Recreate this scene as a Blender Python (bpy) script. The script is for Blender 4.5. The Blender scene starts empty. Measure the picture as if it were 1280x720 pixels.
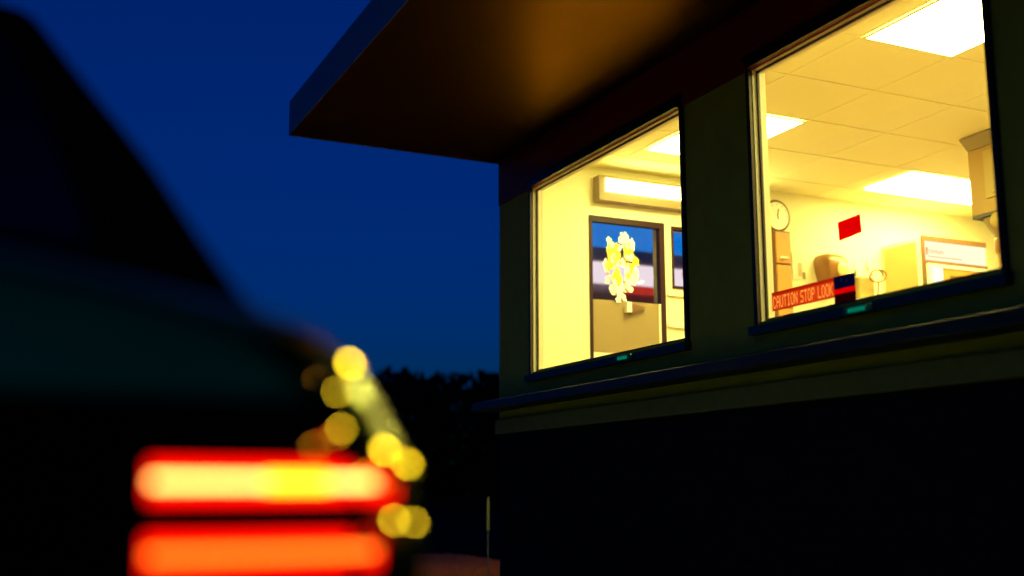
import bpy, bmesh, math, random
from mathutils import Vector, Matrix
random.seed(7)
R = math.radians
scene = bpy.context.scene
col = scene.collection

# ------------------------------------------------------------------ camera
cam_d = bpy.data.cameras.new('camera')
cam = bpy.data.objects.new('camera', cam_d)
col.objects.link(cam)
cam.location = (0, 0, 0.95)
cam.rotation_euler = (R(90 + 10.166), 0, R(-24.95))
cam_d.lens = 40.0
cam_d.sensor_width = 36.0
cam_d.clip_start = 0.05
cam_d.clip_end = 600
cam_d.dof.use_dof = True
cam_d.dof.focus_distance = 6.4
cam_d.dof.aperture_fstop = 1.12
scene.camera = cam

# ------------------------------------------------------------------ dusk sky
world = bpy.data.worlds.new('World')
scene.world = world
world.use_nodes = True
nt = world.node_tree
nt.nodes.clear()
sky = nt.nodes.new('ShaderNodeTexSky')
sky.sky_type = 'NISHITA'
sky.sun_disc = False
sky.sun_elevation = R(1.0)
sky.sun_rotation = R(200)
sky.altitude = 0
sky.ozone_density = 6.0
sky.air_density = 1.0
sky.dust_density = 0.2
tint = nt.nodes.new('ShaderNodeMixRGB')
tint.blend_type = 'MULTIPLY'
tint.inputs[0].default_value = 1.0
tint.inputs[2].default_value = (0.0, 0.54, 1.12, 1)
bgn = nt.nodes.new('ShaderNodeBackground')
bgn.inputs[1].default_value = 0.145
wout = nt.nodes.new('ShaderNodeOutputWorld')
nt.links.new(sky.outputs[0], tint.inputs[1])
nt.links.new(tint.outputs[0], bgn.inputs[0])
nt.links.new(bgn.outputs[0], wout.inputs[0])

scene.view_settings.view_transform = 'Standard'
scene.view_settings.look = 'None'
scene.view_settings.exposure = 0.0
scene.view_settings.gamma = 1.0
scene.view_settings.use_curve_mapping = False
scene.cycles.max_bounces = 10
scene.cycles.diffuse_bounces = 5
scene.cycles.transparent_max_bounces = 12

WARM = (1.0, 0.94, 0.24)

# ------------------------------------------------------------------ materials
def mat(name, color, rough=0.6, metal=0.0, noise=0.0, nscale=20.0, bump=0.0, spec=0.5, coat=0.0, stint=None):
    m = bpy.data.materials.new(name)
    m.use_nodes = True
    t = m.node_tree
    b = t.nodes['Principled BSDF']
    b.inputs['Base Color'].default_value = (*color, 1)
    b.inputs['Roughness'].default_value = rough
    b.inputs['Metallic'].default_value = metal
    b.inputs['Specular IOR Level'].default_value = spec
    b.inputs['Coat Weight'].default_value = coat
    if stint: b.inputs['Specular Tint'].default_value = (*stint, 1)
    if noise or bump:
        tc = t.nodes.new('ShaderNodeTexCoord')
        n = t.nodes.new('ShaderNodeTexNoise')
        n.inputs['Scale'].default_value = nscale
        n.inputs['Detail'].default_value = 6
        t.links.new(tc.outputs['Object'], n.inputs['Vector'])
        if noise:
            mx = t.nodes.new('ShaderNodeMixRGB')
            mx.inputs[1].default_value = (*[c * (1 - noise) for c in color], 1)
            mx.inputs[2].default_value = (*[min(1, c * (1 + noise)) for c in color], 1)
            t.links.new(n.outputs[0], mx.inputs[0])
            t.links.new(mx.outputs[0], b.inputs['Base Color'])
        if bump:
            bp = t.nodes.new('ShaderNodeBump')
            bp.inputs['Strength'].default_value = bump
            bp.inputs['Distance'].default_value = 0.01
            t.links.new(n.outputs[0], bp.inputs['Height'])
            t.links.new(bp.outputs[0], b.inputs['Normal'])
    return m

def emis(name, color, strength):
    m = bpy.data.materials.new(name)
    m.use_nodes = True
    t = m.node_tree
    t.nodes.clear()
    e = t.nodes.new('ShaderNodeEmission')
    e.inputs[0].default_value = (*color, 1)
    e.inputs[1].default_value = strength
    o = t.nodes.new('ShaderNodeOutputMaterial')
    t.links.new(e.outputs[0], o.inputs[0])
    return m

def glass(name, ior=1.45, tintc=(1, 1, 1)):
    m = bpy.data.materials.new(name)
    m.use_nodes = True
    t = m.node_tree
    t.nodes.clear()
    f = t.nodes.new('ShaderNodeFresnel'); f.inputs[0].default_value = ior
    a = t.nodes.new('ShaderNodeBsdfTransparent'); a.inputs[0].default_value = (*tintc, 1)
    g = t.nodes.new('ShaderNodeBsdfGlossy'); g.inputs['Roughness'].default_value = 0.01
    x = t.nodes.new('ShaderNodeMixShader')
    o = t.nodes.new('ShaderNodeOutputMaterial')
    ge = t.nodes.new('ShaderNodeNewGeometry')
    sb = t.nodes.new('ShaderNodeMath'); sb.operation = 'SUBTRACT'; sb.inputs[0].default_value = 1.0
    mu = t.nodes.new('ShaderNodeMath'); mu.operation = 'MULTIPLY'
    t.links.new(ge.outputs['Backfacing'], sb.inputs[1])
    t.links.new(f.outputs[0], mu.inputs[0]); t.links.new(sb.outputs[0], mu.inputs[1])
    t.links.new(mu.outputs[0], x.inputs[0]); t.links.new(a.outputs[0], x.inputs[1])
    t.links.new(g.outputs[0], x.inputs[2]); t.links.new(x.outputs[0], o.inputs[0])
    return m

def film(name, color, trans=0.75):
    """thin vinyl: lit from the room behind it"""
    m = bpy.data.materials.new(name)
    m.use_nodes = True
    t = m.node_tree
    t.nodes.clear()
    d = t.nodes.new('ShaderNodeBsdfDiffuse'); d.inputs[0].default_value = (*color, 1)
    s = t.nodes.new('ShaderNodeBsdfTranslucent'); s.inputs[0].default_value = (*color, 1)
    x = t.nodes.new('ShaderNodeMixShader'); x.inputs[0].default_value = trans
    o = t.nodes.new('ShaderNodeOutputMaterial')
    t.links.new(d.outputs[0], x.inputs[1]); t.links.new(s.outputs[0], x.inputs[2])
    t.links.new(x.outputs[0], o.inputs[0])
    return m

def brick_mat(name, c1, c2, mortar, scale=4.0):
    m = mat(name, c1, 0.9, spec=0.08)
    t = m.node_tree
    b = t.nodes['Principled BSDF']
    tc = t.nodes.new('ShaderNodeTexCoord')
    sp = t.nodes.new('ShaderNodeSeparateXYZ')
    ad = t.nodes.new('ShaderNodeMath'); ad.operation = 'ADD'
    cb = t.nodes.new('ShaderNodeCombineXYZ')
    br = t.nodes.new('ShaderNodeTexBrick')
    br.inputs['Color1'].default_value = (*c1, 1)
    br.inputs['Color2'].default_value = (*c2, 1)
    br.inputs['Mortar'].default_value = (*mortar, 1)
    br.inputs['Scale'].default_value = scale
    br.inputs['Mortar Size'].default_value = 0.012
    t.links.new(tc.outputs['Object'], sp.inputs[0])
    t.links.new(sp.outputs[0], ad.inputs[0]); t.links.new(sp.outputs[1], ad.inputs[1])
    t.links.new(ad.outputs[0], cb.inputs[0]); t.links.new(sp.outputs[2], cb.inputs[1])
    t.links.new(cb.outputs[0], br.inputs['Vector'])
    t.links.new(br.outputs[0], b.inputs['Base Color'])
    bp = t.nodes.new('ShaderNodeBump'); bp.inputs['Strength'].default_value = 0.5
    bp.inputs['Distance'].default_value = 0.006; bp.invert = True
    t.links.new(br.outputs['Fac'], bp.inputs['Height'])
    t.links.new(bp.outputs[0], b.inputs['Normal'])
    return m

M = {
    'asphalt': mat('asphalt', (0.03, 0.028, 0.022), 0.95, noise=0.4, nscale=60, bump=0.4, spec=0.0),
    'bounce': mat('pale_bounce_slab', (0.24, 0.22, 0.18), 0.9, noise=0.15, nscale=8, bump=0.2),
    'concrete': mat('concrete', (0.16, 0.15, 0.14), 0.85, noise=0.2, nscale=30, bump=0.2),
    'olive': mat('olive_stucco', (0.46, 0.56, 0.05), 0.8, noise=0.18, nscale=9, bump=0.15),
    'header': mat('maroon_header', (0.28, 0.02, 0.012), 0.6, noise=0.15, nscale=12),
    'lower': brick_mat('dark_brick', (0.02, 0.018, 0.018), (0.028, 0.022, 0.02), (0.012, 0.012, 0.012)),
    'trim': mat('olive_trim', (0.30, 0.33, 0.05), 0.8, noise=0.2, nscale=14),
    'ledge': mat('ledge_metal', (0.04, 0.075, 0.04), 0.55, metal=0.2, noise=0.15, nscale=5),
    'sill': mat('sill_metal', (0.035, 0.075, 0.08), 0.35, metal=0.4, noise=0.15, nscale=9),
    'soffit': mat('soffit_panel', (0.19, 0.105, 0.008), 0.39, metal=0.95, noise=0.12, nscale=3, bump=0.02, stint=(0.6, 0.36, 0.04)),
    'fascia': mat('fascia_metal', (0.20, 0.25, 0.30), 0.5, metal=0.25, noise=0.12, nscale=4),
    'frame': mat('dark_aluminium', (0.035, 0.02, 0.015), 0.4, metal=0.3),
    'frame_in': mat('maroon_frame', (0.03, 0.006, 0.003), 0.5, spec=0.2),
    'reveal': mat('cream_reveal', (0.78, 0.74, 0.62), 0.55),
    'wall_in': mat('cream_wall', (0.82, 0.78, 0.56), 0.7, noise=0.03, nscale=3),
    'ceiling': mat('ceiling_tile', (0.90, 0.86, 0.56), 0.9, noise=0.04, nscale=45, bump=0.1),
    'tbar': mat('ceiling_grid', (0.93, 0.88, 0.58), 0.8),
    'floor_in': mat('quarry_tile', (0.32, 0.16, 0.10), 0.5, noise=0.15, nscale=10),
    'panel': emis('light_diffuser', WARM, 38.0),
    'tube': emis('strip_diffuser', WARM, 20.0),
    'white': mat('white_enamel', (0.85, 0.84, 0.80), 0.35),
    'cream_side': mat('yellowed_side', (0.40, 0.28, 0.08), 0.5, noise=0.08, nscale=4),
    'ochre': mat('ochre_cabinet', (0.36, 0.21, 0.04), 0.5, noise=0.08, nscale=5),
    'steel': mat('stainless', (0.62, 0.60, 0.56), 0.3, metal=0.9, noise=0.06, nscale=6),
    'tan': mat('tan_laminate', (0.27, 0.19, 0.085), 0.5, noise=0.10, nscale=4),
    'wood': mat('orange_wood', (0.55, 0.26, 0.05), 0.45, noise=0.2, nscale=7),
    'wood_dark': mat('brown_edge', (0.16, 0.07, 0.02), 0.5),
    'amber': mat('amber_plastic', (0.26, 0.11, 0.02), 0.3, noise=0.12, nscale=12),
    'amber_light': mat('pale_amber_plastic', (0.80, 0.55, 0.22), 0.3),
    'black': mat('black_plastic', (0.015, 0.013, 0.012), 0.4),
    'paper': mat('paper', (0.70, 0.66, 0.50), 0.8, noise=0.08, nscale=30),
    'print': mat('print_pink', (0.62, 0.34, 0.24), 0.8),
    'print2': mat('print_green', (0.20, 0.22, 0.05), 0.8),
    'glass': glass('window_glass'),
    'glass_thin': glass('cooler_glass', 1.3, (0.9, 0.9, 0.9)),
    'red_film': film('red_vinyl', (0.70, 0.004, 0.004)),
    'orange_film': film('orange_red_vinyl', (0.36, 0.028, 0.01)),
    'dark_red_film': film('dark_red_vinyl', (0.22, 0.008, 0.005)),
    'letter_film': film('salmon_vinyl', (0.66, 0.24, 0.14), 0.8),
    'navy_film': film('navy_vinyl', (0.025, 0.03, 0.22)),
    'maroon_film': film('maroon_vinyl', (0.10, 0.004, 0.01)),
    'white_film': film('white_vinyl', (0.95, 0.95, 0.95)),
    'cling_white': mat('cling_white', (0.92, 0.92, 0.92), 0.7),
    'cling_yellow': mat('cling_yellow', (0.9, 0.72, 0.03), 0.7),
    'cling_orange': mat('cling_orange', (0.85, 0.30, 0.05), 0.7),
    'paint': mat('dark_metallic_paint', (0.30, 0.33, 0.04), 0.24, metal=0.9, coat=0.15, spec=0.5),
    'roof_black': mat('black_roof_paint', (0.006, 0.006, 0.006), 0.7, spec=0.0),
    'tint': mat('tinted_glass', (0.004, 0.005, 0.006), 0.12, spec=0.04),
    'chrome': mat('chrome', (0.85, 0.85, 0.83), 0.06, metal=1.0),
    'highlight_gold': mat('gold_highlight_mirror', (0.95, 0.74, 0.16), 0.05, metal=1.0, stint=(1, .8, .2)),
    'rubber': mat('rubber', (0.012, 0.012, 0.012), 0.85),
    'lens': emis('red_lens_lit', (1.0, 0.002, 0.0), 2.6),
    'glow1': emis('lamp_tube_bright', (1.0, 0.45, 0.09), 8.5),
    'bulb': emis('lamp_bulb', (1.0, 0.56, 0.02), 5.5),
    'glow2': emis('lamp_tube_orange', (1.0, 0.17, 0.01), 4.2),
    'brick': brick_mat('orange_brick', (0.72, 0.22, 0.05), (0.62, 0.17, 0.04), (0.45, 0.22, 0.10), 5),
    'mulch': mat('orange_bark', (0.80, 0.16, 0.015), 0.9, noise=0.35, nscale=30, bump=0.4),
    'stake': mat('stake_grey', (0.3, 0.3, 0.28), 0.6),
    'reflector': mat('yellow_green_reflector', (0.75, 0.72, 0.16), 0.35),
    'leaf': mat('night_leaf', (0.012, 0.014, 0.006), 0.9, spec=0.1),
    'bark': mat('bark', (0.02, 0.014, 0.01), 0.9, spec=0.1),
    'blue_sky': emis('blue_sky_glow', (0.0, 0.12, 0.42), 1.4),
    'white_sign': emis('pale_backlit_panel', (0.78, 0.66, 0.72), 1.2),
    'red_sign': emis('red_backlit_stripe', (0.45, 0.02, 0.01), 1.0),
    'mauve': mat('mauve_fascia', (0.42, 0.30, 0.30), 0.7, noise=0.1),
    'shopwall': mat('orange_stucco', (0.50, 0.26, 0.09), 0.8, noise=0.12, nscale=6),
    'teal': mat('teal_glint_edge', (0.01, 0.25, 0.18), 0.3),
    'teal_glint': emis('teal_glint_glow', (0.0, 0.16, 0.09), 1.0),
    'lamp_head': emis('lamp_lens', (1.0, 0.72, 0.35), 8.0),
}

# ------------------------------------------------------------------ mesh helpers
class MB:
    def __init__(self):
        self.v = []; self.f = []; self.mi = []
    def add(self, vs, fs, mi=0):
        o = len(self.v)
        self.v += [tuple(v) for v in vs]
        self.f += [tuple(i + o for i in f) for f in fs]
        self.mi += [mi] * len(fs)
        return self
    def box(self, x0, x1, y0, y1, z0, z1, mi=0):
        v = [(x, y, z) for x in (x0, x1) for y in (y0, y1) for z in (z0, z1)]
        return self.add(v, [(0, 1, 3, 2), (4, 6, 7, 5), (0, 4, 5, 1), (2, 3, 7, 6), (0, 2, 6, 4), (1, 5, 7, 3)], mi)
    def hexa(self, b, t, mi=0):
        """b, t: four corners each, same winding"""
        return self.add(list(b) + list(t), [(3, 2, 1, 0), (4, 5, 6, 7), (0, 1, 5, 4), (1, 2, 6, 5), (2, 3, 7, 6), (3, 0, 4, 7)], mi)
    def tube(self, pts, r, n=10, mi=0, cap=True):
        pts = [Vector(p) for p in pts]
        rs = r if isinstance(r, (list, tuple)) else [r] * len(pts)
        rings = []
        for i, p in enumerate(pts):
            d = (pts[min(i + 1, len(pts) - 1)] - pts[max(i - 1, 0)]).normalized()
            a = Vector((0, 0, 1)) if abs(d.z) < 0.9 else Vector((1, 0, 0))
            u = d.cross(a).normalized(); w = d.cross(u)
            rings.append([p + (u * math.cos(2 * math.pi * k / n) + w * math.sin(2 * math.pi * k / n)) * rs[i] for k in range(n)])
        vs = [v for rg in rings for v in rg]
        fs = []
        for i in range(len(pts) - 1):
            for k in range(n):
                fs.append((i * n + k, i * n + (k + 1) % n, (i + 1) * n + (k + 1) % n, (i + 1) * n + k))
        if cap:
            fs.append(tuple(range(n - 1, -1, -1)))
            fs.append(tuple((len(pts) - 1) * n + k for k in range(n)))
        return self.add(vs, fs, mi)
    def lathe(self, prof, c, n=24, axis='z', mi=0):
        """prof: (r, h) list"""
        vs = []
        for r, h in prof:
            for k in range(n):
                a = 2 * math.pi * k / n
                if axis == 'z': vs.append((c[0] + r * math.cos(a), c[1] + r * math.sin(a), c[2] + h))
                elif axis == 'y': vs.append((c[0] + r * math.cos(a), c[1] + h, c[2] + r * math.sin(a)))
                else: vs.append((c[0] + h, c[1] + r * math.cos(a), c[2] + r * math.sin(a)))
        fs = []
        for i in range(len(prof) - 1):
            for k in range(n):
                fs.append((i * n + k, i * n + (k + 1) % n, (i + 1) * n + (k + 1) % n, (i + 1) * n + k))
        fs.append(tuple(range(n - 1, -1, -1)))
        fs.append(tuple((len(prof) - 1) * n + k for k in range(n)))
        return self.add(vs, fs, mi)
    def build(self, name, mats, parent=None, smooth=False, bevel=0.0, sub=0, origin=None):
        me = bpy.data.meshes.new(name)
        org = Vector(origin) if origin else Vector((0, 0, 0))
        me.from_pydata([tuple(Vector(v) - org) for v in self.v], [], self.f)
        for m in (mats if isinstance(mats, (list, tuple)) else [mats]):
            me.materials.append(m)
        for p, i in zip(me.polygons, self.mi):
            p.material_index = i
        bm = bmesh.new(); bm.from_mesh(me)
        bmesh.ops.recalc_face_normals(bm, faces=bm.faces)
        bm.to_mesh(me); bm.free()
        o = bpy.data.objects.new(name, me)
        col.objects.link(o)
        if origin: o.location = org
        if parent:
            o.parent = parent
            if not origin:
                o.location = -parent_loc(parent)
        if bevel:
            b = o.modifiers.new('bevel', 'BEVEL'); b.width = bevel; b.segments = 2; b.limit_method = 'ANGLE'
        if sub:
            s = o.modifiers.new('sub', 'SUBSURF'); s.levels = sub; s.render_levels = sub
        if smooth:
            for p in me.polygons: p.use_smooth = True
            try:
                me.set_sharp_from_angle(angle=R(40))
            except Exception:
                pass
        return o

def parent_loc(p):
    l = Vector((0, 0, 0))
    while p:
        l += Vector(p.location); p = p.parent
    return l

def tag(o, label, cat, group=None):
    o['label'] = label; o['category'] = cat
    if group: o['group'] = group
    return o

def thing(name, loc, label, cat, group=None):
    o = bpy.data.objects.new(name, None); col.objects.link(o)
    o.location = loc; o.empty_display_size = 0.2
    return tag(o, label, cat, group)

def kind(o, k):
    o['kind'] = k
    return o

def text_mesh(body, size, mb, fn, mi, sx=1.0, depth=0.0):
    """lay letters (x right, y up) through fn(x, y) -> point"""
    cu = bpy.data.curves.new('letters', 'FONT')
    cu.body = body; cu.size = size; cu.resolution_u = 3
    o = bpy.data.objects.new('letters', cu); col.objects.link(o)
    bpy.context.view_layer.update()
    me = bpy.data.meshes.new_from_object(o)
    vs = [fn(v.co.x * sx, v.co.y) for v in me.vertices]
    mb.add(vs, [tuple(p.vertices) for p in me.polygons], mi)
    w = max(v.co.x for v in me.vertices) * sx
    bpy.data.objects.remove(o); bpy.data.meshes.remove(me); bpy.data.curves.remove(cu)
    return w

# ------------------------------------------------------------------ setting
kind(MB().add([(-200, -200, 0), (300, -200, 0), (300, 300, 0), (-200, 300, 0)], [(0, 1, 2, 3)]).build('ground', M['asphalt']), 'structure')
kind(MB().box(2.75, 12.0, -3.0, 9.6, -0.05, 0.13).build('pavement', M['concrete'], bevel=0.01), 'structure')

kind(MB().box(-2.6, 2.74, -4.0, 9.6, -0.05, 0.006).build('bounce_slab', M['bounce']), 'structure')  # pale slab added to bounce window light onto facade and soffit

# ------------------------------------------------------------------ restaurant building
FX = 3.3; WT = 0.07            # outer face, wall thickness
EY = 7.30                      # outer face of the far end wall
IY = 7.143                     # its inner face
CZ = 3.33                      # ceiling
bld = thing('restaurant', (FX, EY, 0), 'low restaurant with lit yellow windows under a wide dark overhanging roof', 'building')
W1 = (4.935, 6.765, 1.732, 2.986)
W2 = (2.895, 4.315, 1.738, 2.986)
mb = MB()
mb.box(FX, FX + WT, W1[1], EY, 1.45, 2.99)
mb.box(FX, FX + WT, W2[1], W1[0], 1.45, 2.99)
mb.box(FX, FX + WT, -3.0, W2[0], 1.45, 2.99)
mb.box(FX, FX + WT, W1[0], W1[1], 1.45, W1[2])
mb.box(FX, FX + WT, W2[0], W2[1], 1.45, W2[2])
mb.build('facade_wall', M['olive'], bld)
mb = MB(); mb.box(FX - 0.012, FX + WT, -3.0, EY, 2.99, 3.40)
mb.build('wall_header', M['header'], bld)
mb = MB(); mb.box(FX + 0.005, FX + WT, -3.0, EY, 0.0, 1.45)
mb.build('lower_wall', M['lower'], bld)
# end wall with the door and side-window openings
DX0, DX1 = 3.945, 4.59
SX0, SX1 = 4.655, 5.50
DT = 2.955; ST = 2.94; SB = 2.46
mb = MB()
mb.box(FX + WT, DX0, IY, EY, 1.45, 3.40)
mb.box(FX + WT, DX0, IY, EY, 0.9, 1.45)
mb.box(DX0, DX1, IY, EY, DT, 3.40)
mb.box(DX1, SX0, IY, EY, 0.9, 3.40)
mb.box(SX0, SX1, IY, EY, ST, 3.40)
mb.box(SX0, SX1, IY, EY, 0.9, SB)
mb.box(SX1, 10.0, IY, EY, 0.9, 3.40)
mb.build('end_wall', [M['wall_in']], bld)
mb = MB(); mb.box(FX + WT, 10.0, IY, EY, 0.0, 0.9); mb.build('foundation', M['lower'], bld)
mb = MB(); mb.box(FX + 0.006, DX0 - 0.01, EY + 0.002, EY + 0.02, 1.45, 3.25)
mb.box(SX1 + 0.01, 10.0, EY + 0.002, EY + 0.02, 0.9, 3.25); mb.build('end_cladding', M['olive'], bld)
mb = MB(); mb.box(9.9, 10.0, -3.0, IY, 0, 3.4); mb.box(FX + WT, 9.9, -3.0, -2.9, 0, 3.4)
mb.build('back_wall', M['wall_in'], bld)
mb = MB(); mb.box(FX + WT, 9.9, -2.9, IY, 0.80, 0.90); mb.build('floor', M['floor_in'], bld)
# inner lining of the facade wall (cream plaster)
mb = MB()
for (a, b, c, d) in ((W1[1] + .0, IY, 0.9, 3.33), (W2[1], W1[0], 0.9, 3.33), (-2.9, W2[0], 0.9, 3.33),
                     (W1[0], W1[1], 0.9, W1[2] - .003), (W2[0], W2[1], 0.9, W2[2] - .003), (W1[0], W1[1], 2.986, 3.33), (W2[0], W2[1], 2.986, 3.33)):
    mb.box(FX + WT + 0.002, FX + WT + 0.014, a, b, c, d)
mb.build('inner_plaster', M['wall_in'], bld)
mb = MB(); mb.box(FX + WT, 9.9, -2.9, IY, CZ, CZ + 0.03)
ceil = mb.build('ceiling', M['ceiling'], bld)
mb = MB()
gx = [4.09 + 0.65 * i for i in range(0, 9)]
gy = [6.82 - 0.605 * i for i in range(0, 16)]
for x in gx: mb.box(x - 0.007, x + 0.007, -2.9, IY, CZ - 0.003, CZ - 0.001)
for y in gy: mb.box(FX + WT + .015, 9.9, y - 0.007, y + 0.007, CZ - 0.0045, CZ - 0.002)
mb.build('ceiling_grid', M['tbar'], ceil)
# roof slab and overhang
mb = MB()
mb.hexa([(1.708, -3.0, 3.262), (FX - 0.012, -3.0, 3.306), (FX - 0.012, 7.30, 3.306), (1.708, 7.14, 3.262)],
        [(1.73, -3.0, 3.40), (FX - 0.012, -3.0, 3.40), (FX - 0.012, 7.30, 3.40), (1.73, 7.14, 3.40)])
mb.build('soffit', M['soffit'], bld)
mb = MB(); mb.hexa([(1.74, -3.0, 3.402), (10.1, -3.0, 3.402), (10.1, 7.30, 3.402), (1.74, 7.14, 3.402)], [(1.74, -3.0, 3.44), (10.1, -3.0, 3.44), (10.1, 7.30, 3.44), (1.74, 7.14, 3.44)]); mb.build('roof', M['header'], bld)
mb = MB()
mb.hexa([(1.70, -3.0, 3.259), (1.706, -3.0, 3.259), (1.706, 7.15, 3.259), (1.70, 7.13, 3.259)],
        [(1.694, -3.0, 3.485), (1.706, -3.0, 3.485), (1.706, 7.14, 3.485), (1.694, 7.12, 3.485)])
mb.hexa([(1.707, 7.142, 3.261), (FX, 7.302, 3.304), (FX, 7.308, 3.304), (1.707, 7.148, 3.261)],
        [(1.707, 7.142, 3.485), (FX, 7.302, 3.485), (FX, 7.308, 3.485), (1.707, 7.148, 3.485)])
mb.build('fascia', M['fascia'], bld)
# ledge and trim band
mb = MB()
mb.hexa([(3.13, -3.0, 1.505), (3.298, -3.0, 1.505), (3.298, 7.43, 1.505), (3.13, 7.43, 1.505)],
        [(3.15, -3.0, 1.565), (3.298, -3.0, 1.60), (3.298, 7.43, 1.60), (3.15, 7.43, 1.565)])
mb.build('ledge', M['ledge'], bld, bevel=0.006)
mb = MB(); mb.box(3.272, 3.303, -3.0, 7.32, 1.345, 1.445); mb.build('trim_band', M['trim'], bld, bevel=0.004)

GX = 3.334
def window(w, label):
    y0, y1, z0, z1 = w
    fr = MB()
    t = 0.012
    # outer casing proud of the wall
    fr.box(FX - 0.016, FX + 0.012, y1, y1 + 0.028, z0 - 0.02, z1 + 0.05)
    fr.box(FX - 0.016, FX + 0.012, y0 - 0.028, y0, z0 - 0.02, z1 + 0.05)
    fr.box(FX - 0.034, FX - 0.013, y0, y1, z1 + 0.003, z1 + 0.05)
    fr.box(FX - 0.040, FX - 0.012, y0 - 0.03, y1 + 0.03, z1 + 0.0515, z1 + 0.060)
    # glazing frame
    fr.box(GX - 0.006, GX + 0.006, y1 - t, y1 - 0.003, z0, z1)
    fr.box(GX - 0.006, GX + 0.006, y0 + 0.003, y0 + t, z0, z1)
    fr.box(GX - 0.006, GX + 0.006, y0 + t, y1 - t, z1 - t, z1 - 0.003)
    fr.box(GX - 0.006, GX + 0.006, y0 + t, y1 - t, z0 + 0.001, z0 + 0.016)
    f = fr.build('window', M['frame'], bld)
    if label: f['label'] = label
    rv = MB()
    rv.box(FX + 0.004, FX + WT, y1 - 0.003, y1 + 0.001, z0, z1)
    rv.box(FX + 0.004, FX + WT, y0 - 0.001, y0 + 0.003, z0, z1)
    rv.box(FX + 0.004, FX + WT, y0, y1, z1 - 0.003, z1 + 0.001)
    rv.build('reveal', M['reveal'], f)
    s = MB()
    s.hexa([(FX - 0.045, y0 - 0.04, z0 - 0.062), (FX + 0.003, y0 - 0.04, z0 - 0.062), (FX + 0.003, y1 + 0.04, z0 - 0.062), (FX - 0.045, y1 + 0.04, z0 - 0.062)],
           [(FX - 0.045, y0 - 0.04, z0 - 0.022), (FX + WT, y0 - 0.04, z0 + 0.001), (FX + WT, y1 + 0.04, z0 + 0.001), (FX - 0.045, y1 + 0.04, z0 - 0.022)])
    s.build('window_sill', M['sill'], f)
    g = MB(); g.box(GX - 0.003, GX + 0.003, y0 + t, y1 - t, z0 + 0.016, z1 - t)
    g.build('pane', M['glass'], f)
window(W1, None)
window(W2, None)

# end-wall door and side window
mb = MB()
yD = IY - 0.012
mb.box(DX0, DX0 + 0.022, yD, yD + 0.05, 0.9, DT)
mb.box(4.545, DX1, yD, yD + 0.05, 0.9, DT)
mb.box(DX0 + 0.022, 4.545, yD, yD + 0.05, DT - 0.045, DT)
door = mb.build('door', M['frame_in'], bld)
mb = MB(); mb.box(DX0 + 0.022, 4.545, yD + 0.012, yD + 0.018, 2.33, DT - 0.045); mb.build('pane', M['glass'], door)
mb = MB(); mb.box(DX0 + 0.022, 4.525, yD + 0.004, yD + 0.04, 1.945, 2.33)
mb.build('kick_panel', M['tan'], door)
mb = MB(); mb.box(DX0 + 0.022, 4.545, yD + 0.006, yD + 0.04, 0.9, 1.943); mb.box(4.527, 4.545, yD + 0.002, yD + 0.04, 1.945, 2.33)
mb.build('rail', M['reveal'], door)
mb = MB()
mb.box(4.225, 4.262, yD - 0.05, yD + 0.004, 2.245, 2.32)
mb.add([(4.265, yD - 0.002, 2.315), (4.40, yD - 0.002, 2.29), (4.265, yD - 0.002, 2.235), (4.265, yD - 0.03, 2.315), (4.40, yD - 0.03, 2.29), (4.265, yD - 0.03, 2.235)],
       [(0, 1, 2), (5, 4, 3), (0, 3, 4, 1), (1, 4, 5, 2), (2, 5, 3, 0)], 1)  # dark wedge shaped as the cast shadow beside the white tab
mb.build('latch_and_shadow', [M['white'], M['wood_dark']], door)
mb = MB()
mb.box(SX0, SX0 + 0.015, yD, yD + 0.05, SB, ST)
mb.box(SX1 - 0.03, SX1, yD, yD + 0.05, SB, ST)
mb.box(SX0 + 0.015, SX1 - 0.03, yD, yD + 0.05, ST - 0.025, ST)
mb.box(SX0 + 0.015, SX1 - 0.03, yD, yD + 0.05, SB, SB + 0.02)
sw = mb.build('window', M['frame_in'], bld); sw['label'] = 'small inner side window beside the glazed door'
mb = MB(); mb.box(SX0 + 0.015, SX1 - 0.03, yD + 0.012, yD + 0.018, SB + 0.02, ST - 0.025); mb.build('pane', M['glass'], sw)
mb = MB()
for z in (2.40, 2.16): mb.box(SX0 - 0.05, SX1 + 0.03, IY - 0.022, IY - 0.002, z, z + 0.028)
mb.build('dado_rail', M['reveal'], bld)

# teal glints on the two sills, built as small glowing blocks
for (y, lab) in ((5.50, 'small glowing block as a teal glint on the far left window sill'), (3.60, 'small glowing block as a teal glint on the right window sill')):
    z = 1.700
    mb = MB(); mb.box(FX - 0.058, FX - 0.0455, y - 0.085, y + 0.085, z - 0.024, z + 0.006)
    t = thing('sill_glint', (FX - 0.05, y, z - 0.02), lab, 'glint', 'teal glints on the window sills')
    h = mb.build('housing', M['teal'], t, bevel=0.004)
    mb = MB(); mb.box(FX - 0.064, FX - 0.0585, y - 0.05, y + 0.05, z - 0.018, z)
    mb.build('lens', M['teal_glint'], t, bevel=0.002)

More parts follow.
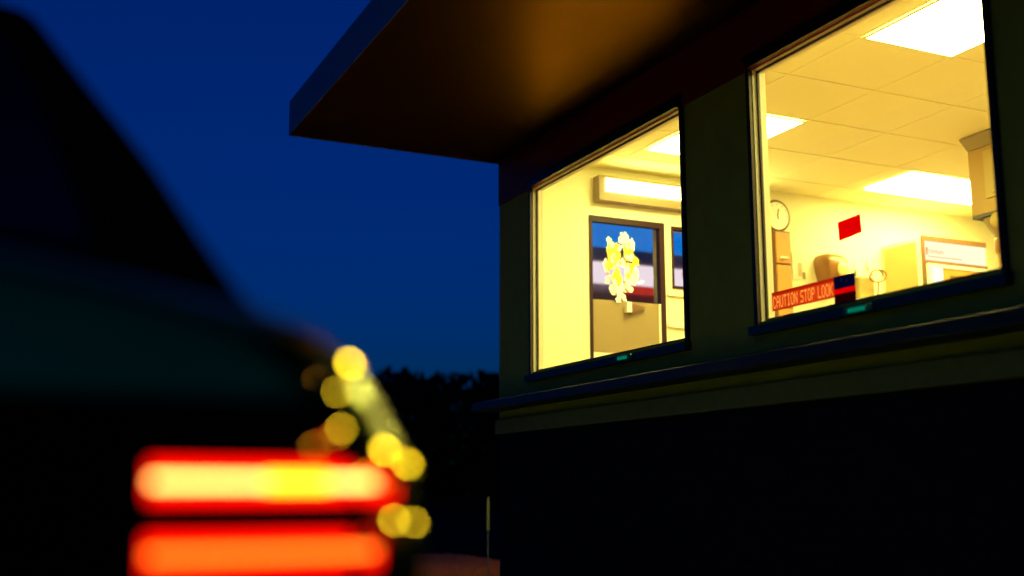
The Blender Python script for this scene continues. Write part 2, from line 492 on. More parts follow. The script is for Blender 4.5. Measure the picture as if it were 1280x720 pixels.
# ------------------------------------------------------------------ ceiling light panels
def ceiling_light(x0, x1, y0, y1, label):
    t = thing('ceiling_light', ((x0 + x1) / 2, (y0 + y1) / 2, CZ), label, 'ceiling light', 'square white light panels in the ceiling')
    b = MB()
    w = 0.018
    b.box(x0, x1, y0, y0 + w, CZ - 0.014, CZ - 0.009); b.box(x0, x1, y1 - w, y1, CZ - 0.014, CZ - 0.009)
    b.box(x0, x0 + w, y0 + w, y1 - w, CZ - 0.014, CZ - 0.009); b.box(x1 - w, x1, y0 + w, y1 - w, CZ - 0.014, CZ - 0.009)
    b.build('frame', M['white'], t)
    d = MB(); d.box(x0 + w, x1 - w, y0 + w, y1 - w, CZ - 0.012, CZ - 0.0095)
    d.build('diffuser', M['panel'], t)
ceiling_light(4.10, 4.73, 5.62, 6.60, 'glowing ceiling panel split by the dark wall between the two windows')
ceiling_light(4.09, 4.73, 3.30, 4.395, 'largest glowing ceiling panel at the top of the right window')
ceiling_light(6.22, 7.42, 6.22, 6.79, 'glowing ceiling panel above the glass fronted cooler')
ceiling_light(4.09, 4.73, 0.90, 2.0, 'glowing ceiling panel nearest the front, beyond the right window')
ceiling_light(6.69, 7.32, 3.20, 4.395, 'glowing ceiling panel deep in the room behind the hanging cabinet')
ceiling_light(6.69, 7.32, 0.60, 1.8, 'glowing ceiling panel in the front depth of the room')

# strip light over the door
t = thing('strip_light', (4.0, IY, 3.05), 'long glowing strip light on the wall above the glazed door', 'strip light')
mb = MB(); mb.box(3.985, 5.45, IY - 0.09, IY - 0.002, 3.055, 3.245); mb.build('housing', M['tan'], t, bevel=0.004)
mb = MB(); mb.box(4.04, 5.40, IY - 0.10, IY - 0.091, 3.125, 3.222); mb.build('diffuser', M['tube'], t)

# ------------------------------------------------------------------ things on the end wall
# clock
cx, cz = 5.555, 3.085
t = thing('wall_clock', (cx, IY, cz), 'round pale wall clock with dark rim above the tall orange cupboard', 'clock')
mb = MB(); mb.lathe([(0.118, 0.0), (0.130, -0.02), (0.130, -0.05), (0.112, -0.062), (0.108, -0.045)], (cx, IY - 0.085, cz), 36, 'y')
mb.build('rim', M['wood_dark'], t, smooth=True)
mb = MB(); mb.lathe([(0.112, 0.0), (0.112, -0.004)], (cx, IY - 0.138, cz), 36, 'y'); fc = mb.build('face', M['white'], t)
for k in range(12):
    mb = MB(); a = math.pi * k / 6; mb.lathe([(0.004, 0), (0.004, -0.002)], (cx + 0.092 * math.sin(a), IY - 0.1425, cz + 0.092 * math.cos(a)), 6, 'y')
    mb.build('hour_mark', M['black'], fc)
mb = MB(); mb.tube([(cx, IY - 0.146, cz), (cx + 0.012, IY - 0.146, cz + 0.055)], 0.0035, 6); mb.build('hand', M['black'], fc)
mb = MB(); mb.tube([(cx, IY - 0.149, cz), (cx + 0.004, IY - 0.149, cz - 0.03)], 0.0035, 6); mb.build('hand', M['black'], fc)
# cupboard under it
t = thing('cupboard', (5.58, IY, 0.9), 'tall narrow orange wood cupboard under the wall clock', 'cupboard')
mb = MB(); mb.box(5.50, 5.655, IY - 0.16, IY - 0.003, 0.9, 2.96); mb.build('carcass', M['wood_dark'], t)
for z0, z1 in ((2.70, 2.945), (2.36, 2.685), (1.7, 2.345), (0.95, 1.685)):
    mb = MB(); mb.box(5.508, 5.640, IY - 0.178, IY - 0.162, z0, z1); d = mb.build('door', M['wood'], t, bevel=0.003)
    mb = MB(); mb.tube([(5.53, IY - 0.195, z0 + 0.04), (5.60, IY - 0.195, z0 + 0.04)], 0.008, 8); mb.build('handle', M['white'], d)
# notice
t = thing('wall_notice', (5.85, IY, 2.73), 'pale paper notice pinned to the wall right of the cupboard', 'notice')
mb = MB(); mb.box(5.79, 5.925, IY - 0.006, IY - 0.002, 2.62, 2.84); mb.build('sheet', M['paper'], t)
mb = MB(); mb.box(5.845, 5.885, IY - 0.008, IY - 0.0065, 2.65, 2.76); mb.build('picture', M['print'], t)
mb = MB(); mb.box(5.888, 5.915, IY - 0.008, IY - 0.0065, 2.63, 2.685); mb.build('picture', M['print2'], t)
# towel dispenser (tapered, rounded)
t = thing('towel_dispenser', (6.25, IY, 2.65), 'rounded amber brown towel dispenser on the cream wall', 'dispenser')
mb = MB()
pr = [(2.57, .075, .11), (2.62, .098, .15), (2.70, .122, .17), (2.77, .130, .17), (2.812, .120, .15), (2.835, .09, .11), (2.845, .05, .07)]
rings = []
for z, w, d in pr:
    rings.append([(6.13 + w * .92 * a, IY - d * b, z) for a, b in ((-1, 0), (-1, .55), (-.8, .9), (-.4, 1), (.4, 1), (.8, .9), (1, .55), (1, 0))])
vs = [v for r_ in rings for v in r_]
fs = [(i * 8 + k, i * 8 + (k + 1) % 8, (i + 1) * 8 + (k + 1) % 8, (i + 1) * 8 + k) for i in range(len(pr) - 1) for k in range(8)]
fs += [tuple(range(7, -1, -1)), tuple((len(pr) - 1) * 8 + k for k in range(8))]
mb.add(vs, fs); mb.build('cover', M['amber'], t, smooth=True)
mb = MB(); mb.lathe([(0.055, 0.01), (0.058, -0.008), (0.045, -0.016)], (6.16, IY - 0.172, 2.70), 20, 'y'); mb.build('window', M['amber_light'], t, smooth=True)
mb = MB(); mb.box(6.08, 6.18, IY - 0.09, IY - 0.03, 2.56, 2.602); mb.build('paper_towel', M['white'], t)
# small hooks on the wall with a black scoop and a brush
for (x, z, s, nm, lab) in ((6.412, 2.72, 1.0, 'hanging_scoop', 'small dark utensil hanging right beside the amber dispenser'), (6.545, 2.765, 0.7, 'hanging_spoon', 'tiny dark utensil hanging above the coiled wire rack')):
    mb = MB(); mb.tube([(x - .002, IY - 0.02, z + 0.09 * s), (x, IY - 0.02, z + 0.02 * s)], 0.003, 6)
    mb.lathe([(0.004, .03 * s), (0.014 * s, .01 * s), (0.016 * s, -0.02 * s), (0.006, -0.035 * s)], (x + .002, IY - 0.03, z), 10)
    tag(mb.build(nm, M['print2'], smooth=True), lab, 'utensil', 'utensils hanging on the wall')
# low shelf unit of beige boxes and a coiled wire ring
mb = MB()
mb.box(6.16, 6.66, IY - 0.32, IY - 0.003, 2.40, 2.44)
t = thing('wall_shelf', (6.55, IY, 2.45), 'pale wall shelf between the amber dispenser and the cooler', 'shelf')
mb.build('board', M['white'], t)
for bx in (6.20, 6.62):
    mb = MB(); mb.add([(bx, IY - .003, 2.399), (bx, IY - .28, 2.399), (bx, IY - .003, 2.25), (bx + .015, IY - .003, 2.399), (bx + .015, IY - .28, 2.399), (bx + .015, IY - .003, 2.25)],
                      [(0, 1, 2), (5, 4, 3), (0, 3, 4, 1), (1, 4, 5, 2), (2, 5, 3, 0)]); mb.build('bracket', M['steel'], t)
mb = MB(); mb.box(6.24, 6.40, IY - 0.26, IY - 0.06, 2.441, 2.64)
b_ = tag(mb.build('storage_tub', M['cream_side'], bevel=0.015), 'yellow plastic tub on the wall shelf beside the wire ring', 'tub')
pts = [(6.40 + 0.085 * math.cos(a * math.pi / 12), IY - 0.30, 2.645 + 0.05 * math.sin(a * math.pi / 12) + 0.012 * math.cos(a * math.pi / 12)) for a in range(0, 25)]
mb = MB(); mb.tube(pts, 0.008, 8, cap=False)
pts = [(6.40 + 0.06 * math.cos(a * math.pi / 12), IY - 0.29, 2.66 + 0.035 * math.sin(a * math.pi / 12)) for a in range(-2, 15)]
mb.tube(pts, 0.006, 8)
mb.tube([(6.40, IY - 0.30, 2.60), (6.40, IY - 0.28, 2.441)], 0.006, 8)
tag(mb.build('wire_rack', M['amber'], smooth=True), 'oval coiled wire rack left of the cooler', 'wire rack')

# ------------------------------------------------------------------ cooler
X0, X1c, Y0c, Y1c, ZT = 6.73, 7.43, 6.70, IY - 0.01, 2.972
t = thing('display_cooler', ((X0 + X1c) / 2, (Y0c + Y1c) / 2, 0.9), 'tall cream upright cooler with lit header panel and glass door', 'cooler')
mb = MB(); mb.box(X0, X1c, Y0c, Y1c, 1.0, ZT); mb.box(X0 + .03, X1c - .03, Y0c + .03, Y1c, 0.9, 0.999)
mb.build('cabinet', M['reveal'], t, bevel=0.006)
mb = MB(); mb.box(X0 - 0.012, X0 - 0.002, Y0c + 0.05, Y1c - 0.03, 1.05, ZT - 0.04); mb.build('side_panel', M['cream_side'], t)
mb = MB(); mb.box(X0 - .004, X1c, Y0c - 0.018, Y0c - 0.002, ZT - 0.035, ZT + 0.005); mb.box(X0 - .006, X0 + 0.02, Y0c - 0.02, Y0c - .002, 1.0, ZT - .035)
mb.box(X0 + .02, X1c, Y0c - 0.018, Y0c - .002, ZT - 0.225, ZT - 0.195)
mb.build('edge_trim', M['wood_dark'], t)
mb = MB(); mb.box(X0 + 0.022, X1c - 0.01, Y0c - 0.014, Y0c - 0.002, ZT - 0.193, ZT - 0.037)
sg = mb.build('header_panel', emis('cooler_header_lit', (1.0, 0.86, 0.55), 1.3), t)
mb = MB()
text_mesh('Premium', 0.062, mb, lambda x, y: (X0 + 0.035 + x, Y0c - 0.0155, ZT - 0.135 + y), 0, 0.85)
mb.box(X0 + .035, X0 + .05, Y0c - 0.0175, Y0c - .015, ZT - 0.15, ZT - 0.09)
mb.box(X0 + .055, X0 + .42, Y0c - 0.0165, Y0c - .015, ZT - 0.166, ZT - 0.16)
mb.build('lettering', M['wood_dark'], sg)
mb = MB()
mb.box(X0 + 0.03, X0 + 0.07, Y0c - 0.035, Y0c - 0.003, 1.08, ZT - 0.225); mb.box(X1c - 0.06, X1c - 0.02, Y0c - 0.035, Y0c - 0.003, 1.08, ZT - 0.225)
mb.box(X0 + 0.07, X1c - 0.06, Y0c - 0.035, Y0c - 0.003, ZT - 0.25, ZT - 0.225); mb.box(X0 + 0.07, X1c - 0.06, Y0c - 0.035, Y0c - 0.003, 1.08, 1.13)
dr = mb.build('door', M['white'], t)
mb = MB(); mb.box(X0 + .07, X0 + .19, Y0c - 0.03, Y0c - 0.004, 1.13, ZT - .25); mb.build('door_light', emis('cooler_light', (1, .88, .6), 1.6), dr)
mb = MB(); mb.box(X0 + .19, X1c - .06, Y0c - 0.03, Y0c - 0.004, 1.13, ZT - .25); mb.build('shelves_behind_glass', M['wood'], dr)
mb = MB(); mb.box(X0 + .26, X0 + .42, Y0c - 0.034, Y0c - 0.0305, 2.60, 2.665); mb.build('label', M['wood_dark'], dr)

# ------------------------------------------------------------------ hanging cabinet, grinder and table at the right
t = thing('hanging_cabinet', (6.3, 5.1, 2.77), 'cream cabinet hung from the ceiling at the right edge of the right window', 'cabinet')
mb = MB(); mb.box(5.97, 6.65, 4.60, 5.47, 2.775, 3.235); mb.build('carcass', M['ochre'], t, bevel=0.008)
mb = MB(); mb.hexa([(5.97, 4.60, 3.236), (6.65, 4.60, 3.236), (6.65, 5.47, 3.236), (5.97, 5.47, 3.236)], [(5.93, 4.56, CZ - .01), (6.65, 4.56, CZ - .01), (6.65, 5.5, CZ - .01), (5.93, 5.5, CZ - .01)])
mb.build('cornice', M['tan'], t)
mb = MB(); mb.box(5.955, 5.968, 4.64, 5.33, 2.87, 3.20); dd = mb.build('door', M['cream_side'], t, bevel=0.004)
mb = MB(); mb.tube([(5.94, 5.25, 2.90), (5.94, 5.02, 2.90)], 0.008, 8); mb.build('handle', M['steel'], dd)
mb = MB(); mb.box(5.965, 6.64, 4.61, 5.46, 2.755, 2.773); mb.build('underside', M['black'], t)

t = thing('steel_table', (6.3, 4.9, 0.9), 'stainless prep table with a high overshelf at the right', 'table')
mb = MB(); mb.box(5.85, 6.7, 3.7, 5.6, 1.78, 1.82); mb.build('tabletop', M['steel'], t)
mb = MB(); mb.box(6.0, 6.5, 3.8, 5.5, 2.28, 2.305); mb.build('overshelf', M['steel'], t)
for x in (5.9, 6.65):
    for y in (3.75, 5.55):
        mb = MB(); mb.tube([(x, y, 0.9), (x, y, 1.779)], 0.02, 10); mb.build('leg', M['steel'], t, smooth=True)
for y in (3.85, 5.45):
    mb = MB(); mb.tube([(6.25, y, 1.821), (6.25, y, 2.279)], 0.018, 10); mb.build('post', M['steel'], t, smooth=True)
t = thing('coffee_grinder', (6.13, 5.16, 2.306), 'tan coffee grinder with pale hopper under the hanging cabinet', 'grinder')
gc = (6.12, 5.30, 2.306)
mb = MB(); mb.lathe([(.10, 0), (.10, .06), (.085, .10), (.09, .2)], gc, 20); mb.build('base', M['ochre'], t, smooth=True)
mb = MB(); mb.lathe([(.092, .201), (.10, .22), (.10, .30), (.085, .315)], gc, 20); mb.build('collar', M['amber'], t, smooth=True)
mb = MB(); mb.lathe([(.09, .316), (.14, .40), (.16, .44)], gc, 20); hp = mb.build('hopper', M['tan'], t, smooth=True)
mb = MB(); mb.lathe([(.045, -.0), (.05, -.02), (.03, -.035)], (5.965, 5.25, 2.71), 16, 'x'); mb.build('knob', M['cream_side'], hp, smooth=True)

# ------------------------------------------------------------------ stickers on the right window (vinyl film on the glass)
SGX = GX - 0.005
k = SGX / 3.3
def yz(y, z): return (y * k, 0.95 + (z - 0.95) * k)
mb = MB()
p = [yz(3.753, 2.098), yz(3.613, 2.106), yz(3.608, 2.024), yz(3.749, 2.014)]
mb.add([(SGX, a, b) for a, b in p] + [(SGX - .0006, a, b) for a, b in p], [(0, 1, 2, 3), (7, 6, 5, 4), (0, 4, 5, 1), (1, 5, 6, 2), (2, 6, 7, 3), (3, 7, 4, 0)])
tag(mb.build('red_sticker', M['red_film']), 'plain bright red rectangle sticker high on the right window', 'sticker')
t = thing('notice_sticker', (SGX, 4.0 * k, 1.78), 'long red strip sticker with pale letters and a navy end low on the right window', 'sticker')
y0, z0 = yz(4.225, 1.775); y1, z1 = yz(3.797, 1.863)
e = 0.0006
GLY = {'C': ('01110', '10001', '10000', '10000', '10000', '10001', '01110'), 'A': ('01110', '10001', '10001', '11111', '10001', '10001', '10001'),
       'U': ('10001', '10001', '10001', '10001', '10001', '10001', '01110'), 'T': ('11111', '00100', '00100', '00100', '00100', '00100', '00100'),
       'I': ('01110', '00100', '00100', '00100', '00100', '00100', '01110'), 'O': ('01110', '10001', '10001', '10001', '10001', '10001', '01110'),
       'N': ('10001', '11001', '11001', '10101', '10011', '10011', '10001'), 'S': ('01111', '10000', '10000', '01110', '00001', '00001', '11110'),
       'P': ('11110', '10001', '10001', '11110', '10000', '10000', '10000'), 'L': ('10000', '10000', '10000', '10000', '10000', '10000', '11111'),
       'K': ('10001', '10010', '10100', '11000', '10100', '10010', '10001'), ' ': ('000',) * 7}
words = 'CAUTION STOP LOOK'
cols = ['0' * 7] * 2
for ch in words:
    g_ = GLY[ch]
    cols += [''.join(g_[r_][c_] for r_ in range(7)) for c_ in range(len(g_[0]))] + ['0' * 7]
cols += ['0' * 7]
mb = MB()
zr = [z0, z0 + .005, z0 + .012] + [z0 + .012 + (z1 - z0 - .034) * (q + 1) / 7 for q in range(7)] + [z1 - .016, z1]
for ci, cc in enumerate(cols):
    ya = y0 + (y1 - y0) * ci / len(cols); yb2 = y0 + (y1 - y0) * (ci + 1) / len(cols)
    for ri in range(len(zr) - 1):
        mi_ = 2 if ri in (0, len(zr) - 2) else 0
        if 2 <= ri <= 8 and cc[8 - ri] == '1': mi_ = 1
        mb.add([(SGX, ya, zr[ri]), (SGX, yb2, zr[ri]), (SGX, yb2, zr[ri + 1]), (SGX, ya, zr[ri + 1])], [(0, 1, 2, 3)], mi_)
mb.build('strip', [M['orange_film'], M['letter_film'], M['dark_red_film']], t)
yb, zb = yz(3.664, 1.738)
zc_ = zb + .002
mb = MB(); mb.box(SGX - e, SGX, yb, y1 - .0005, zc_, zc_ + 0.045, 1); mb.box(SGX - e, SGX, yb, y1 - .0005, zc_ + .045, zc_ + .068, 2); mb.box(SGX - e, SGX, yb, y1 - .0005, zc_ + .068, z1, 0)
mb.build('end_block', [M['navy_film'], M['maroon_film'], M['red_film']], t)
mb = MB()
for dy, dz, s in ((0.06, 0.035, 0.010), (0.028, 0.044, 0.007)):
    yy = y1 - dy - .02; zz = zc_ + .062 + dz
    mb.add([(SGX - 2.4 * e, yy + s, zz - s), (SGX - 2.4 * e, yy - s, zz - s), (SGX - 2.4 * e, yy - s * .2, zz + s)], [(0, 1, 2)])
mb.build('emblem', M['white_film'], t)
# small things on the sill behind the strip
mb = MB(); mb.box(3.39, 3.43, 4.02, 4.17, 1.741, 1.762)
mb.box(3.39, 3.43, 4.19, 4.235, 1.741, 1.772)
tag(mb.build('pen_tray', M['wood_dark'], bevel=.004), 'low brown tray on the sill under the strip sticker', 'tray')

# cling on the glazed door: rounded white and yellow patches
def blob(mb, x, z, rx, rz, y, mi, n=18, rot=0.0, wob=0.0):
    vs = []
    for i in range(n):
        a = 2 * math.pi * i / n
        r_ = 1 + wob * math.sin(5 * a + rot * 3)
        u, v = rx * r_ * math.cos(a), rz * r_ * math.sin(a)
        vs.append((x + u * math.cos(rot) - v * math.sin(rot), y, z + u * math.sin(rot) + v * math.cos(rot)))
    mb.add(vs, [tuple(range(n))], mi)
mb = MB(); yb0 = yD + 0.0105
items = []
rc = random.Random(8)
for q in range(80):
    a_ = rc.uniform(0, 2 * math.pi); r_ = math.sqrt(rc.random())
    x = 4.20 + .135 * r_ * math.cos(a_); z = 2.59 + .26 * r_ * math.sin(a_)
    sz = rc.uniform(.010, .028)
    items.append((x, z, sz * rc.uniform(.7, 1.2), sz * rc.uniform(.6, 2.6), 2 if q in (7, 19) else (1 if rc.random() < .5 and 2.47 < z < 2.74 else 0), rc.uniform(-.6, .6), rc.uniform(0, .25)))
for i, (x, z, rx, rz, mi, rot, wob) in enumerate(items):
    blob(mb, x, z, rx, rz, yb0 - 0.0004 * i, mi, rot=rot, wob=wob)
tag(mb.build('window_cling', [M['cling_white'], M['cling_yellow'], M['cling_orange']]), 'white and yellow blotchy window painting on the glass of the inner door', 'window painting')

# ------------------------------------------------------------------ what stands beyond the end wall
t = thing('shop', (9.0, 12.8, 0), 'lit neighbouring shop with added blue sky panel and pale and red bands seen through the door', 'building')
mb = MB(); mb.box(6.45, 14.0, 12.0, 13.6, 0, 3.36); mb.build('wall', M['shopwall'], t)
mb = MB(); mb.box(6.45, 14.0, 12.01, 13.6, 3.36, 4.9); mb.build('parapet', M['mauve'], t)
mb = MB(); mb.box(6.47, 13.98, 11.90, 12.005, 3.92, 4.88); mb.build('sky_panel', M['blue_sky'], t)  # glowing panel added in place of brighter sky above the shop
mb = MB(); mb.box(6.47, 13.98, 11.95, 12.005, 3.73, 3.915); mb.build('band', M['mauve'], t)
mb = MB(); mb.box(6.47, 13.98, 11.92, 12.005, 3.60, 3.725); mb.box(6.47, 13.98, 11.92, 12.005, 3.47, 3.59); mb.build('light_band', M['white_sign'], t)
mb = MB(); mb.box(7.0, 13.98, 11.925, 12.003, 3.37, 3.465); mb.build('red_stripe', M['red_sign'], t)
mb = MB(); mb.lathe([(.10, 0), (.10, -.03)], (8.02, 11.915, 3.66), 16, 'y'); mb.build('roundel', M['red_sign'], t)

# raised bed of orange bark beyond the corner, and a marker stake
t = thing('raised_bed', (3.8, 10.5, 0), 'low brick edged bed of orange brown bark beyond the building corner', 'planting bed')
mb = MB(); mb.box(2.0, 5.4, 9.70, 9.80, 0.0, 0.15); mb.box(5.3, 5.4, 9.801, 13.0, 0.0, 0.15); mb.box(2.0, 2.1, 9.801, 13.0, 0, .15); mb.build('edging', M['brick'], t, bevel=0.02)
mb = MB(); rb = random.Random(4); nx, ny = 60, 40
vs = [(2.1 + (5.4 - 2.2) * i / nx, 9.80 + 3.1 * j / ny, 0.14 + .09 * min(1, j / 4) * min(1, (nx - i) / 2) + rb.uniform(-.008, .012)) for j in range(ny + 1) for i in range(nx + 1)]
mb.add(vs, [(j * (nx + 1) + i, j * (nx + 1) + i + 1, (j + 1) * (nx + 1) + i + 1, (j + 1) * (nx + 1) + i) for j in range(ny) for i in range(nx)])
mb.build('bark', M['mulch'], t)
t = thing('marker_stake', (4.36, 9.9, 0.15), 'thin grey stake with a yellow green reflective top standing in the bark bed', 'marker')
mb = MB(); mb.tube([(4.36, 9.9, 0.12), (4.36, 9.9, 0.60)], 0.006, 8); mb.build('post', M['stake'], t, smooth=True)
mb = MB(); mb.tube([(4.36, 9.9, 0.601), (4.36, 9.9, 0.86), (4.36, 9.9, 0.90)], [0.013, 0.013, 0.004], 10); mb.build('reflector', M['reflector'], t, smooth=True)

# distant wood: one dark mass
mb = MB()
rnd = random.Random(3)
for i in range(190):
    if i < 140:
        x = -20 + (i % 70) * 1.35 + rnd.uniform(-.5, .5); y = (58 if i < 70 else 64) + rnd.uniform(-2, 2)
    else:  # unseen row behind the camera, added to darken the car's reflections
        a_ = math.radians(150 + (i - 140) * 4.8); x = 26 * math.cos(a_); y = 26 * math.sin(a_) + rnd.uniform(-1, 1)
    h = rnd.uniform(7.1, 7.45); r0 = rnd.uniform(1.7, 2.4)
    mb.tube([(x, y, 0), (x + rnd.uniform(-.2, .2), y, h * .5), (x, y, h * .85)], [.18, .13, .05], 6, 1)
    for k_ in range(420):
        a = rnd.uniform(0, 2 * math.pi); zz = rnd.uniform(0.04, 1) ** .8
        rr = r0 * math.sqrt(max(0.02, 1 - (2 * zz - 1) ** 2 * .8)) * rnd.uniform(.3, 1.08)
        c = Vector((x + rr * math.cos(a), y + rr * math.sin(a), h * zz + rnd.uniform(-.2, .15)))
        s = rnd.uniform(.18, .42)
        u = Vector((rnd.uniform(-1, 1), rnd.uniform(-1, 1), rnd.uniform(-1, 1))).normalized()
        w = u.orthogonal().normalized()
        mb.add([c - u * s, c + w * s * .7, c + u * s, c - w * s * .7], [(0, 1, 2, 3)], 0)
kind(mb.build('distant_wood_and_added_row', [M['leaf'], M['bark']]), 'stuff')

# ------------------------------------------------------------------ car
CX, CY = -0.47, 1.0
car = thing('parked_car', (CX, CY, 0), 'dark car seen from behind with lit red tail lamps, out of focus', 'car')
def cw(x, y, z): return (CX + x, CY + y, z)
half = [(0, 1.165), (.30, 1.158), (.476, 1.146), (.60, 1.124), (.68, 1.107), (.735, 1.092), (.772, 1.07), (.806, 1.02), (.834, .97), (.85, .90), (.86, .70), (.86, .50), (.83, .34), (.70, .27), (0, .26)]
st = [(-.012, .90, .0, .96), (-.004, .945, .0, .985), (.01, .975, .002, 1.0), (.03, 1.0, .006, 1.0), (.06, 1.02, .012, 1.0), (.12, 1.045, .02, 1.0), (.25, 1.06, .02, 1.0), (.6, 1.07, .0, 1), (1.2, 1.06, -.03, 1), (2.4, 1.06, -.06, 1), (3.2, 1.05, -.09, 1), (3.8, 1.03, -.16, 1), (4.2, .99, -.24, 1), (4.35, .92, -.30, .97), (4.42, .82, -.38, .9)]
rings = []
for y, s, dz, zs in st:
    ring = []
    prof = half + [(-a, b) for a, b in reversed(half[1:-1])]
    for a, b in prof:
        f = max(0, (b - .6) / .53)
        z = .68 + (b - .68) * zs + dz * f
        ring.append(cw(a * s, y, z))
    rings.append(ring)
n = len(rings[0])
mb = MB()
mb.add([v for r_ in rings for v in r_], [(i * n + j, i * n + (j + 1) % n, (i + 1) * n + (j + 1) % n, (i + 1) * n + j) for i in range(len(rings) - 1) for j in range(n)]
       + [tuple(range(n - 1, -1, -1)), tuple((len(rings) - 1) * n + j for j in range(n))])
body = mb.build('body', M['paint'], car, smooth=True)
# cabin: y, top half width, edge z, centre z
cab = [(.06, .700, 1.125, 1.155), (.12, .690, 1.155, 1.185), (.30, .672, 1.265, 1.30), (.45, .632, 1.395, 1.43), (.54, .596, 1.48, 1.52), (.62, .552, 1.562, 1.60), (.70, .525, 1.625, 1.66), (.80, .505, 1.675, 1.705), (1.0, .50, 1.705, 1.735), (1.7, .53, 1.72, 1.75), (2.1, .55, 1.64, 1.67), (2.45, .57, 1.49, 1.53), (2.9, .63, 1.28, 1.32), (3.3, .70, 1.08, 1.11)]
def cabsec(hw, ze, zc, base=.75):
    r_ = [(0, zc), (hw * .5, zc - (zc - ze) * .22), (hw * .82, ze + (zc - ze) * .35), (hw * .95, ze), (hw + (base - hw) * .12, ze - (ze - 1.03) * .12), (base, 1.03)]
    return r_ + [(-a, b) for a, b in reversed(r_[1:])]
rings = [[cw(a, y, z) for a, z in cabsec(hw, ze, zc)] for y, hw, ze, zc in cab]
n = len(rings[0])
mb = MB()
mb.add([v for r_ in rings for v in r_], [(i * n + j, i * n + j + 1, (i + 1) * n + j + 1, (i + 1) * n + j) for i in range(len(rings) - 1) for j in range(n - 1)]
       + [tuple(range(n - 1, -1, -1)), tuple((len(rings) - 1) * n + j for j in range(n))])
mb.build('roof', M['roof_black'], car, smooth=True)
def cabpoint(y):
    for a, b in zip(cab, cab[1:]):
        if a[0] <= y <= b[0]:
            t_ = (y - a[0]) / (b[0] - a[0]); return [p_ + (q_ - p_) * t_ for p_, q_ in zip(a[1:], b[1:])]
def top_glass(name, ys, wf, lift):
    vs = []; 
    for y in ys:
        hw, ze, zc = cabpoint(y)
        for u in (-wf, -wf * .6, 0, wf * .6, wf):
            au = abs(u)
            z = zc - (zc - ze) * (.44 * au if au < .5 else .22 + (au - .5) / .32 * .43)
            vs.append(cw(hw * u, y, z + lift))
    fs = [(i * 5 + j, i * 5 + j + 1, (i + 1) * 5 + j + 1, (i + 1) * 5 + j) for i in range(len(ys) - 1) for j in range(4)]
    return MB().add(vs, fs).build(name, M['tint'], car, smooth=True)
top_glass('rear_window', (.14, .30, .45, .54, .585), .80, .008)
top_glass('windscreen', (2.16, 2.45, 2.9, 3.22), .80, .01)
for sgn in (1, -1):
    for ya, yb_ in ((.62, 1.35), (1.42, 2.35)):
        vs = []
        for y in (ya, (ya + yb_) / 2, yb_):
            hw, ze, zc = cabpoint(y)
            xt = hw + (.75 - hw) * .12; zt = ze - (ze - 1.03) * .12
            for f in (.08, .86):
                vs.append(cw(sgn * (xt + (.75 - xt) * f + .006), y, zt + (1.03 - zt) * f))
        MB().add(vs, [(0, 1, 3, 2), (2, 3, 5, 4)]).build('side_window', M['tint'], car)
    mr = MB(); mr.hexa([cw(sgn * .92, 2.52, 1.06), cw(sgn * 1.06, 2.54, 1.07), cw(sgn * 1.06, 2.62, 1.07), cw(sgn * .90, 2.64, 1.06)], [cw(sgn * .92, 2.52, 1.18), cw(sgn * 1.05, 2.54, 1.17), cw(sgn * 1.05, 2.62, 1.17), cw(sgn * .90, 2.64, 1.18)])
    mr.box(CX + min(sgn * .80, sgn * .93), CX + max(sgn * .80, sgn * .93), CY + 2.56, CY + 2.60, 1.04, 1.08)
    mr.build('mirror', M['paint'], car, bevel=.01)
    for y in (.85, 3.55):
        wx = CX + sgn * .80
        w_ = MB(); w_.lathe([(.20, -.11), (.31, -.11), (.335, -.08), (.335, .08), (.31, .11), (.20, .11)], (wx, CY + y, .335), 32, 'x')
        wh = w_.build('wheel', M['rubber'], car, smooth=True)
        w_ = MB(); w_.lathe([(.205, .112), (.19, .118), (.17, .10), (.05, .11), (.03, .13)] if sgn > 0 else [(.205, -.112), (.19, -.118), (.17, -.10), (.05, -.11), (.03, -.13)], (wx, CY + y, .335), 20, 'x')
        w_.build('rim', M['steel'], wh, smooth=True)
    # tail lamp: two lit strips wrapping the corner, in a chromed surround
    def sweep(path, z0, z1, th=.012):
        vs = []; 
        for x, y in path:
            vs += [cw(sgn * x, y, z0), cw(sgn * x, y, z1), cw(sgn * (x - .01), y + th, z1), cw(sgn * (x - .01), y + th, z0)]
        m_ = len(path)
        fs = [(i * 4 + j, i * 4 + (j + 1) % 4, (i + 1) * 4 + (j + 1) % 4, (i + 1) * 4 + j) for i in range(m_ - 1) for j in range(4)]
        fs += [(3, 2, 1, 0), tuple((m_ - 1) * 4 + j for j in range(4))]
        return MB().add(vs, fs)
    path = [(.604, -.022), (.70, -.022), (.765, -.018), (.80, -.006), (.822, .012), (.838, .04), (.85, .09)]
    path2 = [(.610, -.026)] + [(x * .996, y - .004) for x, y in path[1:4]]
    housing = sweep([(x - .004 if i else x - .012, y + .006) for i, (x, y) in enumerate(path)], .862, .99).build('tail_lamp', M['black'], car)
    sweep(path, .943, .974).build('lens', M['lens'], housing)
    sweep(path, .884, .914).build('lens', M['lens'], housing)
    sweep(path2, .9555, .9615, .003).build('bulb_strip', M['glow1'], housing)
    sweep([(.703, -.0275), (.748, -.0265)], .9535, .9635, .002).build('bulb', M['bulb'], housing)
    sweep(path2, .896, .902, .003).build('bulb_strip', M['glow2'], housing)
PAN = Vector((4.4, 3.75, CZ))  # gold facets added as corner highlights, each angled at this ceiling panel
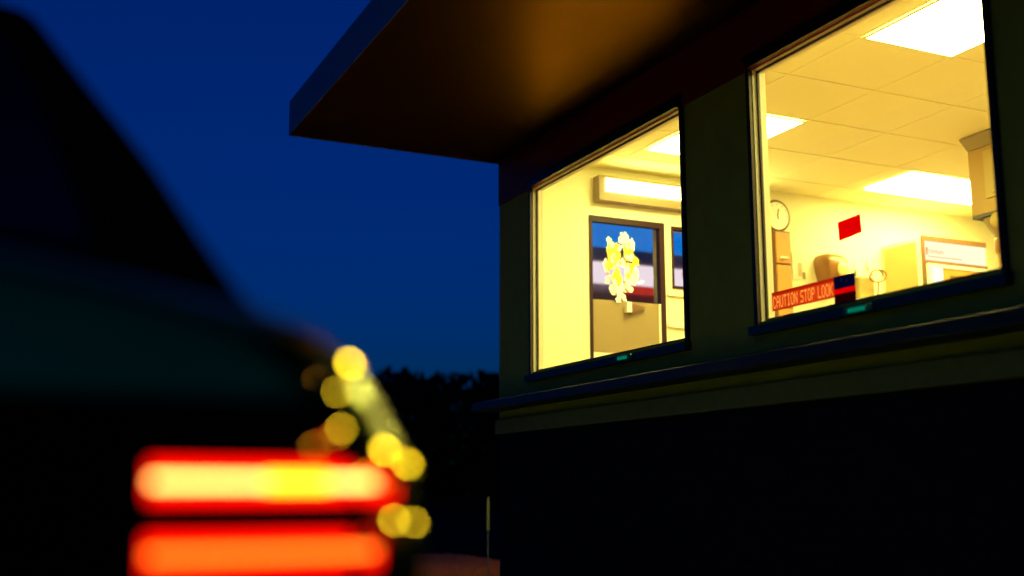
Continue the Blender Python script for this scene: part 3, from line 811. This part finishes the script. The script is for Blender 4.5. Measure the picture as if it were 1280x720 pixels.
for x, z, r_ in ((.766, 1.063, .0105), (.755, 1.037, .0045), (.756, 1.004, .0048), (.796, .986, .0095), (.818, .974, .0075), (.806, .925, .0062), (.824, .923, .0055)):
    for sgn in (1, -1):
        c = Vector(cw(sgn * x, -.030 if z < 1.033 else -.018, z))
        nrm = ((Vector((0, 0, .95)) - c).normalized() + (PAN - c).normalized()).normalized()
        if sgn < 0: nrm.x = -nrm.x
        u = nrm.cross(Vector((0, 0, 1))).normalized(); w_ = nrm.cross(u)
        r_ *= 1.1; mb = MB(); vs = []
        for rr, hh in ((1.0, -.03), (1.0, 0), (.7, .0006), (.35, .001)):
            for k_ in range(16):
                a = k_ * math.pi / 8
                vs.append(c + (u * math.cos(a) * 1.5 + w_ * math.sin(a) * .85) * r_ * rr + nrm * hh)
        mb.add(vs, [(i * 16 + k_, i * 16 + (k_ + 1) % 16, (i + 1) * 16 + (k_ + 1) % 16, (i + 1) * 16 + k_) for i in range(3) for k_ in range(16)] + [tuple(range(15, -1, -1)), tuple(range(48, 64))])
        mb.build('highlight_facet', M['highlight_gold'], car)
mb = MB(); mb.box(CX - .26, CX + .26, CY - .021, CY - .014, .66, .78); mb.build('number_plate', M['black'], car)
mb = MB(); mb.hexa([cw(-.80, -.04, .34), cw(.80, -.04, .34), cw(.84, .1, .34), cw(-.84, .1, .34)], [cw(-.80, -.04, .56), cw(.80, -.04, .56), cw(.84, .1, .56), cw(-.84, .1, .56)])
mb.build('bumper', M['black'], car, bevel=.03)
mb = MB(); mb.hexa([cw(-.80, -.016, .57), cw(.80, -.016, .57), cw(.80, .05, .57), cw(-.80, .05, .57)], [cw(-.78, -.016, 1.035), cw(.78, -.016, 1.035), cw(.78, .05, 1.035), cw(-.78, .05, 1.035)])
mb.build('tail_dark_panel', M['roof_black'], car, bevel=.012)  # black panel added to darken the tail under the sky sheen
for sgn in (1, -1):
    mb = MB(); mb.lathe([(.07, 0), (.09, -.02), (.09, -.04)], (CX + sgn * .62, CY + 4.42, .72), 16, 'y'); mb.build('headlight', M['white'], car, smooth=True)
